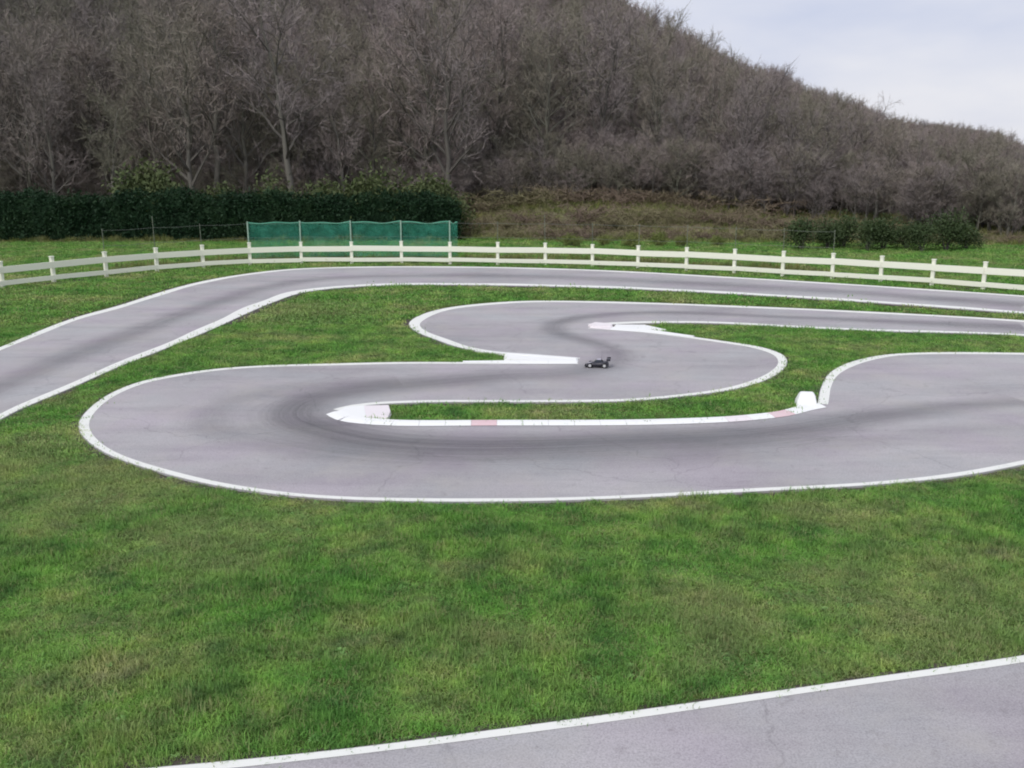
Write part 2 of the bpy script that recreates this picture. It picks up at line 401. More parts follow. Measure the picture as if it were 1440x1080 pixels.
# inner chain (right loop - kerb - island tip - right hand hairpin - second apex - far straight)
B2a = catmull(G([(2000, 524), (1800, 512), (1600, 502), (1440, 498), (1327, 497), (1250, 500), (1199, 510), (1168, 525), (1155, 545), (1149, 570)]))
B2b = catmull(G([(1149, 572), (1125, 577), (1098, 584), (1035, 591), (977, 594), (880, 596.5), (700, 597), (560, 597), (515, 594), (490, 590), (477, 582)]))
B2c = catmull(G([(477, 580), (500, 574.5), (540, 570.5), (620, 568), (760, 568), (880, 566.5), (958, 560), (1035, 549), (1085, 533), (1107, 513), (1098, 499), (1067, 489),
                 (1016, 481), (958, 473), (910, 467), (865, 463.5), (832, 461)]))
B2d = catmull(G([(832, 459.5), (870, 457.5), (915, 456), (997, 456), (1113, 462), (1230, 467), (1440, 474), (1700, 497), (2000, 530)]))
B2 = np.concatenate([B2a, B2b, B2c, B2d])
C_up = catmull(G([(-900, 1165), (-300, 1128), (0, 1102), (260, 1080), (480, 1058), (720, 1027), (960, 994), (1200, 960), (1440, 925), (1700, 880), (2000, 826), (2400, 760)]))
polyA = np.concatenate([A_up, A_lo[::-1]])
polyB = np.concatenate([B1, B2])
# order check: B1 ends at the right front, B2 starts at the right loop and ends at the far straight, so the loop closes by itself
polyC = np.concatenate([C_up, np.array([[C_up[-1][0] + 3, -4], [C_up[0][0] - 1, -4]])])

track = empty('race_track'); tag(track, 'winding grey asphalt race track for model cars with white edge lines', kind='structure')
def slab(poly, name):
    n = len(poly); tri = tessellate_polygon([[Vector((p[0], p[1], 0)) for p in poly]])
    V = [(p[0], p[1], ASPH_Z) for p in poly] + [(p[0], p[1], -.02) for p in poly]
    Fs = []
    for f in tri:
        a, b, c = (Vector((*poly[k], 0)) for k in f)
        Fs.append(tuple(f) if (b - a).cross(c - a).z > 0 else tuple(f)[::-1])
    Fs += [(k, (k + 1) % n, n + (k + 1) % n, n + k) for k in range(n)]
    return link(name, mesh_np(name, V, Fs), M_ASPH, track)
slab(polyA, 'asphalt'); slab(polyB, 'asphalt'); slab(polyC, 'asphalt')

def ribbon(name, C, w, poly, z, m, parent=track, inward=True, smooth_w=None, gap=0.0):
    """painted strip along the chain C, w wide, on the inner (or outer) side of poly"""
    Nn = normals(C); mid = len(C) // 2
    k = [i for i in (mid, mid // 2, mid + mid // 2) if i < len(C)]
    s = sum(1 if inside(poly, C[i] + Nn[i] * .08)[0] else -1 for i in k); s = 1 if s > 0 else -1
    if not inward: s = -s
    w = np.broadcast_to(np.asarray(w, float), (len(C),))
    a = C + Nn * s * gap; b2 = C + Nn * s * (gap + w)[:, None]
    n = len(C); V = np.concatenate([np.c_[a, np.full(n, z)], np.c_[b2, np.full(n, z)]])
    Fs = [(i, i + 1, n + i + 1, n + i) if s > 0 else (i, n + i, n + i + 1, i + 1) for i in range(n - 1)]
    return link(name, mesh_np(name, V, Fs), m, parent)
rng = np.random.default_rng(3)
def lw(C, k=1.0):      # the line gets broader along the far side
    return np.interp(C[:, 1], [6, 9, 13, 17, 22, 30, 40], [.095, .10, .13, .165, .23, .40, .52]) * k * (1 + .08 * np.sin(np.arange(len(C)) * .37))
for C, poly, k in ((A_up, polyA, .8), (A_lo, polyA, 1.15), (B1a, polyB, .9), (B1b, polyB, .95), (B2a, polyB, .95), (B2c, polyB, .9), (B2d, polyB, .9), (C_up, polyC, 1)):
    ribbon('edge_line', C, lw(C, k), poly, ASPH_Z + .004, M_LINE, gap=.012)
# strip of bare soil along the outside of every edge
allpoly = (polyA, polyB, polyC)
for C, poly in ((A_up, polyA), (A_lo, polyA), (B1a, polyB), (B1b, polyB), (B2a, polyB), (B2b, polyB), (B2c, polyB), (B2d, polyB), (C_up, polyC)):
    wv = .05 + .10 * np.abs(np.sin(np.arange(len(C)) * .21) * np.sin(np.arange(len(C)) * .047 + 1)) + .04 * rng.random(len(C)) + np.interp(C[:, 1], [10, 40], [0, .12])
    o = ribbon('soil_strip', C, wv, poly, .006, M_SOIL_SHADE, inward=False, gap=.0)

# rubber film
def film(name, pts, half, strength, zf=.0012):
    C = catmull(G(pts), .3); Nn = normals(C); n = len(C); rows = 7
    hw = np.interp(np.linspace(0, 1, n), np.linspace(0, 1, len(half)), half)
    V = []; uvv = []; fl = []
    s = np.r_[0, np.cumsum(np.linalg.norm(np.diff(C, axis=0), axis=1))]
    sv = np.interp(np.linspace(0, 1, n), np.linspace(0, 1, len(strength)), strength)
    for k in range(rows):
        q = -1 + 2 * k / (rows - 1)
        for i in range(n):
            pnt = C[i] + Nn[i] * q * hw[i]; V.append((pnt[0], pnt[1], ASPH_Z + zf)); uvv.append((s[i], q)); fl.append(sv[i])
    Fs = [(k * n + i, k * n + i + 1, (k + 1) * n + i + 1, (k + 1) * n + i) for k in range(rows - 1) for i in range(n - 1)]
    m = mesh_np(name, V, Fs)
    ul = m.uv_layers.new(name='UVMap')
    for lp in m.loops: ul.data[lp.index].uv = uvv[lp.vertex_index]
    a = m.attributes.new('film', 'FLOAT', 'POINT'); a.data.foreach_set('value', np.array(fl, np.float32))
    return link(name, m, M_RUB, track)
film('rubber_mark', [(1440, 566), (1330, 575), (1250, 585), (1150, 602), (1050, 615), (900, 622), (750, 628), (620, 628), (520, 620), (450, 604), (415, 588), (430, 568), (500, 550), (600, 540), (720, 530), (800, 526), (860, 510), (862, 495), (830, 482), (790, 472), (780, 458), (830, 446), (930, 441), (1100, 447), (1440, 462)],
     [.6, .8, 1.0, 1.1, 1.1, 1.0, .9, .6, .6, .6, .5, .8, 1.2], [.25, .5, .65, .65, .6, .5, .3, .35, .4, .35, .35, .45, .45])
film('rubber_mark', [(1440, 600), (1300, 612), (1150, 628), (1000, 642), (800, 650), (620, 650), (480, 640), (390, 626), (300, 604), (325, 570), (430, 545), (560, 536)],
     [.6, .8, .9, .9, .8, .6], [.1, .2, .22, .25, .2, .12], .0026)
film('rubber_mark', [(-150, 610), (0, 546), (100, 503), (200, 465), (300, 428), (380, 404), (470, 392), (600, 388.5), (760, 390), (1000, 401), (1200, 413), (1440, 430)],
     [.8, .9, 1.0, 1.2, 1.3], [.32, .36, .3, .32, .4])

# ------------------------------------------------------------------ kerbs
def chain_part(C, a, b):
    s = np.r_[0, np.cumsum(np.linalg.norm(np.diff(C, axis=0), axis=1))]; q = np.linspace(a, b, 6)
    return np.stack([np.interp(q, s, C[:, 0]), np.interp(q, s, C[:, 1])], 1), s[-1]
def kerb_run(C, poly, piece, wid, hgt, colours, start=0.0, end=None, inward=True):
    k = empty('kerb', parent=track); total = chain_part(C, 0, 1)[1]; end = end or total
    n = max(1, int(round((end - start) / piece))); ln = (end - start) / n
    for q in range(n):
        seg, _ = chain_part(C, start + q * ln + .002, start + (q + 1) * ln - .002); Nn = normals(seg)
        s = 1 if inside(poly, seg[3] + Nn[3] * .1)[0] else -1
        if not inward: s = -s
        w0 = wid if np.isscalar(wid) else None; hf = (lambda w_: 1.0) if w0 else (lambda w_: .25 + .75 * w_ / max(wid))
        V = []; Fs = []
        for i in range(6):
            w = w0 if w0 else np.interp((q + i / 5) / n, np.linspace(0, 1, len(wid)), wid)
            o = seg[i]
            for off, z in ((-.05, ASPH_Z - .04), (-.05, ASPH_Z + hgt * hf(w)), (w * .45, ASPH_Z + hgt * .8 * hf(w)), (w, ASPH_Z + .008)):
                pt = o + Nn[i] * s * off; V.append((pt[0], pt[1], z))
        for i in range(5):
            for m_ in range(3):
                f = (i * 4 + m_, i * 4 + m_ + 1, i * 4 + m_ + 5, i * 4 + m_ + 4); Fs.append(f if s < 0 else f[::-1])
        Fs += [(0, 1, 2, 3), (23, 22, 21, 20)]
        link('kerb_stone', mesh_np('kerb_stone', V, Fs), colours(q), k)
    return k
red_at = {2: M_KPINK, 7: M_KRED, 17: M_KPINK}
s0 = chain_part(B2b, 0, 1)[1]
kerb_run(B2b, polyB, .45, [.22, .20, .20, .20, .20, .20, .20, .22, .26], .05, lambda q: {2: M_KRED, 4: M_KPINK, 14: M_KRED}.get(q, M_KERB), 0, s0 - .05)
kerb_run(B1a, polyB, .6, [.10, .2, .26, .26, .24], .04, lambda q: M_KERB, chain_part(B1a, 0, 1)[1] - 2.6, chain_part(B1a, 0, 1)[1] - .02)
kerb_run(B1b, polyB, .6, [.22, .24, .22, .15, .09], .04, lambda q: M_KERB, .02, 2.6)
kerb_run(B2c, polyB, .6, [.12, .2, .28, .3, .26], .04, lambda q: M_KPINK if q == 4 else M_KERB, chain_part(B2c, 0, 1)[1] - 3.0, chain_part(B2c, 0, 1)[1] - .02)
# painted concrete noses at the apexes
noses = []
def nose(pts, m, hgt=.03):
    C = np.array(G(pts)); c = C.mean(0); n = len(C)
    area = np.sum(C[:, 0] * np.roll(C[:, 1], -1) - np.roll(C[:, 0], -1) * C[:, 1])
    if area < 0: C = C[::-1]
    noses.append(c + (C - c) * 1.12)
    V = [(*p, ASPH_Z - .04) for p in C] + [(*(c + (p - c) * .9), ASPH_Z + hgt) for p in C]
    Fs = [tuple(range(n, 2 * n))] + [(k, (k + 1) % n, n + (k + 1) % n, n + k) for k in range(n)]
    link('kerb_nose', mesh_np('kerb_nose', V, Fs), m, track)
nose([(474, 582), (486, 575.5), (514, 573.5), (517, 591), (496, 593), (482, 589)], M_KERB)
nose([(504, 573.5), (548, 572.5), (551, 583), (547, 591), (506, 591.5)], M_KPINK, .024)
nose([(826, 460), (836, 456.5), (862, 458.5), (862, 462.5), (836, 463.5)], M_KPINK, .05)
nose([(863, 458.5), (908, 458.8), (940, 466), (905, 465.5), (863, 463)], M_KERB, .022)
nose([(708, 500), (760, 504.5), (816, 507.5), (816, 511.5), (760, 510), (708, 508)], M_KERB, .03)

# white marker block beside the right loop
mk = gnd(1135, 573)
def marker():
    t_ = empty('marker_block', (mk[0], mk[1], 0), R(-8))
    tag(t_, 'square white painted marker block standing in the grass where the kerb turns upward', 'marker block')
    V = []; Fs = []
    for z, w0, w1, y0, y1 in ((-.02, -.21, .19, -.06, .30), (.10, -.19, .18, -.02, .29), (.20, -.15, .16, .04, .26), (.262, -.115, .125, .08, .23)):
        V += [(w0, y0, z), (w1 * .95, y0 + .015, z), (w1, y1, z), (w0 * .96, y1, z)]
    for i in range(3):
        for k in range(4): Fs.append((i * 4 + k, i * 4 + (k + 1) % 4, i * 4 + 4 + (k + 1) % 4, i * 4 + 4 + k))
    Fs.append((12, 13, 14, 15))
    o = link('block', mesh_np('block', V, Fs), M_KERB, t_)
    bv = o.modifiers.new('bevel', 'BEVEL'); bv.width = .035; bv.segments = 3
    MB().box((-.02, -.12, .03), (.36, .16, .06), bev=.02).build('foot', M_KERB, t_)
marker()

# ------------------------------------------------------------------ white two-rail fence
fp = [(-215, 438), (-142, 426), (-68, 415), (4, 405.5), (76, 397.5), (150, 389.5), (221, 382.5), (286, 377.5), (352, 373.5), (424, 371.5), (495, 371), (565, 371), (633, 371.5), (700, 372.5),
      (767, 373.5), (833, 375.5), (897, 378), (965, 381), (1032, 384.5), (1100, 388.5), (1170, 392.5), (1238, 397), (1310, 402), (1382, 407.5), (1456, 413), (1532, 419), (1610, 425)]
FP = [gnd(u, v) for u, v in fp]
fence = empty('rail_fence', (FP[0][0], FP[0][1], 0)); tag(fence, 'long white two-rail wooden fence curving along the far side of the track', 'fence')
def rel(o, par): o.location = o.location - par.location; return o
post_m = MB().box((0, 0, .47), (.13, .13, .98), bev=.015).mesh('post')
cap_m = MB().box((0, 0, .975), (.16, .16, .035), bev=.012).mesh('post_cap')
RAILS = ((.68, .235, 'rail'), (.2, .175, 'rail'))
for k, pnt in enumerate(FP):
    d = FP[min(k + 1, len(FP) - 1)] - FP[max(k - 1, 0)]; a = math.atan2(d[1], d[0])
    o = link('post', post_m, M_FENCE, fence); o.location = (pnt[0] - FP[0][0], pnt[1] - FP[0][1], rnd.uniform(-.02, .015)); o.rotation_euler = (R(rnd.uniform(-1, 1)), R(rnd.uniform(-1, 1)), a)
    c_ = link('post_cap', cap_m, M_FENCE, o)
    if k:
        q = FP[k - 1]; d = pnt - q; ln = np.linalg.norm(d); a = math.atan2(d[1], d[0]); nrm = np.array([d[1], -d[0]]) / ln
        mid = (pnt + q) / 2 + nrm * .085
        for z, h, nm in RAILS:
            o = MB().box((0, 0, 0), (ln + .02 - rnd.random() * .03, .035, h), bev=.006).build(nm, M_FENCE, fence)
            o.location = (mid[0] - FP[0][0], mid[1] - FP[0][1], z + rnd.uniform(-.012, .012)); o.rotation_euler = (0, R(rnd.uniform(-.6, .6)), a)

fc = catmull(FP, .5); fw_ = .16 + .1 * rng.random(len(fc)); Nf = normals(fc)  # dark strip in soil colour, painted as the fence's contact shade
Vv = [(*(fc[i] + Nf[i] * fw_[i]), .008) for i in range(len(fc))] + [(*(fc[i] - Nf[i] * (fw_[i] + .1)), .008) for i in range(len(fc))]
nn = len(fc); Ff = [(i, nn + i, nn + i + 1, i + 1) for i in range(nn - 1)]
tag(link('fence_shade_strip', mesh_np('fence_shade_strip', Vv, Ff), M_SOIL_SHADE), 'dark soil-coloured strip painted as contact shade under the white fence', kind='structure')
# ------------------------------------------------------------------ taller wire fence behind it, with green netting
wf = []
for (u, v), pnt in zip(fp, FP):
    if 140 < u < 1180: wf.append(pnt * (1 + 1.15 / np.linalg.norm(pnt)))
wire = empty('wire_fence', (wf[0][0], wf[0][1], 0)); tag(wire, 'thin wire fence on tall slender posts just behind the white rail fence', 'wire fence')
wpost = MB().tube([(0, 0, -.05), (0, 0, 1.78)], [.015, .013], 8).mesh('post')
wpost_n = MB().tube([(0, 0, -.05), (0, 0, 1.84)], [.034, .030], 8).mesh('post')
M_POSTG = simple('pale_green_post', (.36, .50, .40), .6, .15, 12)
wcap = MB().tube([(0, 0, 1.78), (0, 0, 1.81)], [.021, .011], 8).mesh('post_cap')
W0 = wf[0]
tall = {1: 2.2, 9: 2.1}
for k, pnt in enumerate(wf):
    un = [q for q in fp if 140 < q[0] < 1180][k][0]; netted = 340 < un < 650
    o = link('post', wpost_n if netted else wpost, M_POSTG if netted else M_STEEL, wire); o.location = (pnt[0] - W0[0], pnt[1] - W0[1], 0); o.rotation_euler = (R(rnd.uniform(-1.5, 1.5)), R(rnd.uniform(-1.5, 1.5)), 0)
    if k in tall: o.scale = (1, 1, tall[k] / 1.8)
    link('post_cap', wcap, M_POSTG if netted else M_STEEL, o) if not netted else None
for z in (.55, 1.12, 1.74):
    mb = MB()
    for a, b in zip(wf[:-1], wf[1:]):
        m_ = (a + b) / 2
        mb.tube([(a[0] - W0[0], a[1] - W0[1], z), (m_[0] - W0[0], m_[1] - W0[1], z - .03), (b[0] - W0[0], b[1] - W0[1], z)], [.006] * 3, 4, False)
    mb.build('wire', M_WIRE, wire)
net_i = [k for k, (u, v) in enumerate([q for q in fp if 140 < q[0] < 1180]) if 340 < u < 650]
n0 = wf[net_i[0]]
net = empty('green_netting', (n0[0], n0[1], 0)); tag(net, 'sagging dark green windbreak netting tied to the wire fence posts', 'netting')
for idx, k in enumerate(net_i[:-1] + [net_i[-1]]):
    a = wf[k]; b = wf[k + 1] if k != net_i[-1] else wf[k] + (wf[k + 1] - wf[k]) * .16
    nu, nv = (14, 8) if k != net_i[-1] else (4, 8)
    d = b - a; nr = np.array([d[1], -d[0]]) / np.linalg.norm(d); V = []; Fs = []
    sag = rnd.uniform(.02, .08)
    for jj in range(nv + 1):
        for ii in range(nu + 1):
            s_ = ii / nu; top = 1.78 - sag * math.sin(math.pi * s_) + .03 * math.sin(9 * s_ + k)
            z = .22 + (top - .22) * jj / nv; bulge = .06 * math.sin(math.pi * s_) * math.sin(math.pi * jj / nv * 1.4 + idx) + .02 * math.sin(13 * s_ + 3 * jj)
            pnt = a + d * (.01 + .98 * s_) + nr * (-.06 + bulge * .5); V.append((pnt[0] - n0[0], pnt[1] - n0[1], z))
    for jj in range(nv):
        for ii in range(nu): Fs.append((jj * (nu + 1) + ii, jj * (nu + 1) + ii + 1, (jj + 1) * (nu + 1) + ii + 1, (jj + 1) * (nu + 1) + ii))
    pn = link('net_panel', mesh_np('net_panel', V, Fs, True), M_NET, net)
    # rope sewn into the upper hem
    MB().tube([V[nv * (nu + 1) + ii] for ii in range(nu + 1)], [.028] * (nu + 1), 5).build('hem_rope', simple('net_hem', (.10, .36, .24), .6, .2) if idx == 0 else bpy.data.materials['net_hem'], pn)

# ------------------------------------------------------------------ bare trees
def bare_tree(seed, H=10.0, limbs=17, spread=.40, low=.22, twig=.030, upright=.5):
    g = np.random.default_rng(seed)
    trunk = MB(); crown = MB(); TV = []     # twig triangles
    pts = [np.zeros(3) + [0, 0, -.4]]; n = 9; lean = g.normal(0, .03, 2)
    for k in range(1, n + 1):
        z = H * .92 * k / n; wob = g.normal(0, .10, 2) * (k / n) * 1.6
        pts.append(np.array([lean[0] * z + wob[0], lean[1] * z + wob[1], z]))
    r0 = H * .017
    rad = [r0 * 1.25 if k == 0 else r0 * (1 - .93 * (k / n) ** .9) + .012 for k in range(n + 1)]
    trunk.tube(pts, rad, 7)
    P = np.array(pts)
    def along(t):
        q = t * n; k = min(int(q), n - 1); return P[k] + (P[k + 1] - P[k]) * (q - k), rad[k] + (rad[k + 1] - rad[k]) * (q - k)
    def unit(v): return v / max(np.linalg.norm(v), 1e-6)
    def branch(p, d, ln, r, segs, up, wob):
        out = [p]; 
        for k in range(segs):
            d = unit(d + np.array([0, 0, up / segs]) + g.normal(0, wob, 3)); p = p + d * ln / segs; out.append(p)
        return out, d
    def strip(p, q, w):
        d = unit(q - p); s = unit(np.cross(d, g.normal(0, 1, 3))) * w / 2
        TV.append((p - s, p + s, q + s * .35)); 
    for m_ in range(limbs):
        t_ = low + (.98 - low) * (m_ + g.random() * .8) / limbs
        p, r = along(t_); az_ = m_ * 2.4 + g.normal(0, .4); el = R(g.uniform(18, 45)) + t_ * .5 * upright
        d = np.array([math.cos(az_) * math.cos(el), math.sin(az_) * math.cos(el), math.sin(el)])
        ln = H * spread * (1.05 - .62 * max(0, t_ - .3)) * g.uniform(.7, 1.15) * (.75 if t_ < .35 else 1)
        lp, ld = branch(p, d, ln, r, 5, .55, .14)
        lr = [max(.012, r * .62 * (1 - .85 * k / 5)) for k in range(6)]
        crown.tube(lp, lr, 4, False)
        for s in range(8):
            q = g.uniform(.25, 1.0) * 5; k = min(int(q), 4); bp = lp[k] + (lp[k + 1] - lp[k]) * (q - k)
            bd = unit(unit(lp[k + 1] - lp[k]) + g.normal(0, .62, 3) + [0, 0, .2]); bl = ln * g.uniform(.26, .5)
            sp, sdv = branch(bp, bd, bl, 0, 3, .3, .2)
            crown.tube(sp, [lr[k] * .5 + .006, lr[k] * .4 + .004, .012, .008], 3, False)
            for u in range(9):
                q2 = g.uniform(.15, 1) * 3; kk = min(int(q2), 2); tp = sp[kk] + (sp[kk + 1] - sp[kk]) * (q2 - kk)
                td = unit(unit(sp[kk + 1] - sp[kk]) + g.normal(0, .7, 3) + [0, 0, .25]); tl = g.uniform(.35, 1.0) * H / 10
                te = tp + td * tl; strip(tp, te, twig)
                for w in range(2):
                    f = tp + td * tl * g.uniform(.3, .8); fd = unit(td + g.normal(0, .7, 3)); strip(f, f + fd * tl * g.uniform(.4, .7), twig * .75)
    nlimb = len(crown.F)
    for a in TV: crown.add(a, [(0, 1, 2)])
    return trunk, crown, nlimb
VAR = []
wood_col = bpy.data.collections.new('wood_sources')          # not linked to the scene: only instanced by the wood
specs = [(11, 17, .36, .22), (12, 19, .42, .20), (13, 15, .33, .28), (14, 20, .40, .16), (15, 16, .46, .24)]
for k, (sd_, lb, spv, lo) in enumerate(specs):
    tr, cr, nl = bare_tree(sd_, 10, lb, spv, lo)
    tm = tr.mesh('trunk', True); cm = cr.mesh('crown'); VAR.append((tm, cm)); cm.materials.append(M_TWIG); cm.materials.append(M_BARK)
    mi = np.zeros(len(cm.polygons), np.int32); mi[:nl] = 1; cm.polygons.foreach_set('material_index', mi)
    both = MB(); both.V = list(cr.V); both.F = list(cr.F); nb = len(cr.F); both.add(tr.V, tr.F)
    bm_ = both.mesh('wood_tree'); bm_.materials.append(M_TWIG); bm_.materials.append(M_BARK)
    mi = np.zeros(len(bm_.polygons), np.int32); mi[nb:] = 1; mi[:nl] = 1; bm_.polygons.foreach_set('material_index', mi)
    wood_col.objects.link(bpy.data.objects.new('wood_tree_%d' % k, bm_))
for tm, cm in VAR: tm.materials.append(M_BARK)
pale_trunk = VAR[2][0].copy(); pale_trunk.materials.clear(); pale_trunk.materials.append(M_PALE)

SIL_U = [-400, 700, 800, 870, 930, 1000, 1040, 1080, 1130, 1200, 1250, 1330, 1400, 1440, 1500, 1700]
SIL_V = [-900, -160, -60, -4, 30, 66, 90, 94, 122, 143, 166, 176, 186, 204, 205, 200]
def max_scale(x, y, z, H=10.0):
    """how tall a tree may grow here without standing over the skyline of the photograph's hill"""
    u, v = proj(x, y, z + 5); vs = float(np.interp(u, SIL_U, SIL_V))
    d = ray(u, vs); ztop = CAM_H + y * d[2] / d[1]
    return (ztop - z) / H
def inst(name, P, rot, scl, idx, coll, label, m=None):
    me = bpy.data.meshes.new(name); me.vertices.add(len(P)); me.vertices.foreach_set('co', np.asarray(P, np.float32).ravel())
    for an, ty, key, val in (('rot', 'FLOAT_VECTOR', 'vector', rot), ('scl', 'FLOAT_VECTOR', 'vector', scl), ('idx', 'INT', 'value', idx)):
        a = me.attributes.new(an, ty, 'POINT'); a.data.foreach_set(key, np.ascontiguousarray(val, np.int32 if ty == 'INT' else np.float32).ravel())
    o = link(name, me); tag(o, label, kind='stuff')
    ng = bpy.data.node_groups.new(name + '_nodes', 'GeometryNodeTree')
    ng.interface.new_socket('Geometry', in_out='INPUT', socket_type='NodeSocketGeometry'); ng.interface.new_socket('Geometry', in_out='OUTPUT', socket_type='NodeSocketGeometry')
    gi = N(ng, 'NodeGroupInput'); go = N(ng, 'NodeGroupOutput'); ip = N(ng, 'GeometryNodeInstanceOnPoints')
    ci = N(ng, 'GeometryNodeCollectionInfo'); ci.inputs['Collection'].default_value = coll; ci.inputs['Separate Children'].default_value = True; ci.inputs['Reset Children'].default_value = True
    def na(nm, ty): n_ = N(ng, 'GeometryNodeInputNamedAttribute', data_type=ty); n_.inputs['Name'].default_value = nm; return n_.outputs[0]
    l = ng.links.new
    l(gi.outputs[0], ip.inputs['Points']); l(ci.outputs[0], ip.inputs['Instance']); ip.inputs['Pick Instance'].default_value = True
    l(na('idx', 'INT'), ip.inputs['Instance Index']); l(na('rot', 'FLOAT_VECTOR'), ip.inputs['Rotation']); l(na('scl', 'FLOAT_VECTOR'), ip.inputs['Scale'])
    l(ip.outputs[0], go.inputs[0])
    md = o.modifiers.new('scatter', 'NODES'); md.node_group = ng
    return o

# front row and skyline: trees that can be told apart
def put_tree(x, y, s, var, label, group, pale=False, rz=None):
    z = float(terr(x, y)); o = empty('bare_tree', (x, y, z), rnd.uniform(0, 6.28) if rz is None else rz)
    o.scale = (s * rnd.uniform(.9, 1.1), s * rnd.uniform(.9, 1.1), s); tag(o, label, 'tree', group)
    link('trunk', pale_trunk if pale else VAR[var][0], None, o); link('crown', VAR[var][1], None, o)
    return o
SPOTS = []
u = -30
while u < 660:                                      # behind the hedge
    y = rnd.uniform(63, 70); x = at_depth(u, y); z = float(terr(x, y)); s = min(rnd.uniform(.8, 1.35), max_scale(x, y, z))
    put_tree(x, y, s, rnd.randrange(5), 'bare grey winter tree rising right behind the dark hedge', 'bare trees behind the hedge'); SPOTS.append((x, y))
    u += rnd.uniform(28, 46)
u = 690
while u < 1470:                                     # behind the scrubby bank
    y = rnd.uniform(72, 92) - 12 * float(sstep(900, 1200, u)); x = at_depth(u, y); z = float(terr(x, y)); s = min(rnd.uniform(.55, .95), max_scale(x, y, z) * rnd.uniform(.8, 1))
    put_tree(x, y, s, rnd.randrange(5), 'bare brown winter tree at the wood edge above the scrubby bank', 'bare trees above the bank'); SPOTS.append((x, y))
    u += rnd.uniform(30, 48)
for u, y, s, lab in ((418, 64, 1.5, 'tall pale-barked bare tree behind the hedge, above the left part of the green netting'),
                     (304, 66, 1.4, 'pale-barked bare tree behind the hedge, left of the green netting'),
                     (158, 63, .8, 'short pale-barked bare tree leaning over the left part of the hedge')):
    x = at_depth(u, y); put_tree(x, y, s, 2, lab, None, True); SPOTS.append((x, y))
u = 872
while u < 1470:                                     # along the skyline
    y = rnd.uniform(176, 196); x = at_depth(u, y); z = float(terr(x, y)); s = max_scale(x, y, z) * rnd.uniform(.80, .98)
    if s > .25: put_tree(x, y, min(s, 1.5), rnd.randrange(5), 'bare tree standing out against the sky on the ridge of the hill', 'bare trees along the skyline'); SPOTS.append((x, y))
    u += rnd.uniform(13, 24)
# the rest of the wood reads as one mass
g = np.random.default_rng(21); PP = []; RR = []; SS = []; II = []
y = 64.0
while y < 232:
    st = 3.5 + (y - 64) * .012
    half = y * .60 + 22; x = -half
    while x < half:
        xx = x + g.uniform(-.45, .45) * st; yy = y + g.uniform(-.45, .45) * st; x += st
        if yy < foot(xx) + np.interp(xx, [-4, -2, 8, 20, 28], [7, 13, 12, 7, 3.5]): continue
        z = float(terr(xx, yy)); s = min(g.uniform(.6, 1.25), max_scale(xx, yy, z) * g.uniform(.78, .95))
        if s < .28: continue
        PP.append((xx, yy, z - .1)); RR.append((g.normal(0, .05), g.normal(0, .05), g.uniform(0, 6.28))); w_ = max(s, .5) * g.uniform(.9, 1.2); SS.append((w_, w_, s)); II.append(g.integers(0, 5))
    y += st * .95
for _ in range(1700):                               # young growth at the foot of the slope, closing the view between the trunks
    xx = g.uniform(-58, 75); yy = float(foot(xx)) + np.interp(xx, [-4, -2, 8, 20, 28], [6, 9.5, 8.5, 5, 2.5]) + abs(g.normal(0, 11)); z = float(terr(xx, yy))
    s = min(g.uniform(.2, .42), max_scale(xx, yy, z) * .9); w_ = s * g.uniform(1.0, 1.7)
    if s > .1: PP.append((xx, yy, z - .35)); RR.append((g.normal(0, .1), g.normal(0, .1), g.uniform(0, 6.28))); SS.append((w_, w_, s)); II.append(g.integers(0, 5))
inst('hillside_wood', PP, RR, SS, II, wood_col, 'dense grey-brown leafless wood covering the hillside')

# ------------------------------------------------------------------ leafy shrubs and hedge
def leaves(C, rad, n, size, g, flat=.0):
    """n leaf quads round each cluster centre; returns verts, tris"""
    C = np.asarray(C); k = len(C); ctr = np.repeat(C, n, 0) + g.normal(0, 1, (k * n, 3)) * np.repeat(np.broadcast_to(rad, (k,)), n)[:, None]
    a = g.normal(0, 1, (k * n, 3)); a /= np.linalg.norm(a, axis=1)[:, None]; b_ = np.cross(a, g.normal(0, 1, (k * n, 3))); b_ /= np.linalg.norm(b_, axis=1)[:, None]
    s = size * g.uniform(.6, 1.3, (k * n, 1))
    V = np.stack([ctr - a * s, ctr + b_ * s * .45, ctr + a * s, ctr - b_ * s * .45], 1).reshape(-1, 3)
    q = np.arange(k * n) * 4; T = np.concatenate([np.stack([q, q + 1, q + 2], 1), np.stack([q, q + 2, q + 3], 1)]); return V, T
g = np.random.default_rng(5)
# hedge: from beyond the left edge to the end of the netting
h0, h1 = gnd(-420, 346), gnd(646, 334.5)
HEDGE_A = np.array([h0[0], 55.5]); HEDGE_B = np.array([at_depth(640, 56.5), 56.5])
hl = np.linalg.norm(HEDGE_B - HEDGE_A); hd = (HEDGE_B - HEDGE_A) / hl; hn = np.array([-hd[1], hd[0]])
def hedge_top(s): return 2.40 + .14 * math.sin(s * .9) + .10 * math.sin(s * 2.3 + 1) + .06 * math.sin(s * 5.1) + .28 * math.exp(-((s - hl * .62) / 1.6) ** 2)
cl = []; nclu = 5200
for _ in range(nclu):
    s = g.uniform(0, hl); tp = hedge_top(s); face = g.random()
    if face < .55: q = (-.72 + g.normal(0, .08), g.uniform(.05, tp))
    elif face < .8: q = (g.uniform(-.7, .7), tp + g.normal(0, .08))
    else: q = (g.uniform(-.6, .75), g.uniform(.1, tp))
    pxy = HEDGE_A + hd * s + hn * (q[0] + .75); cl.append((pxy[0] - HEDGE_A[0], pxy[1] - HEDGE_A[1], q[1]))
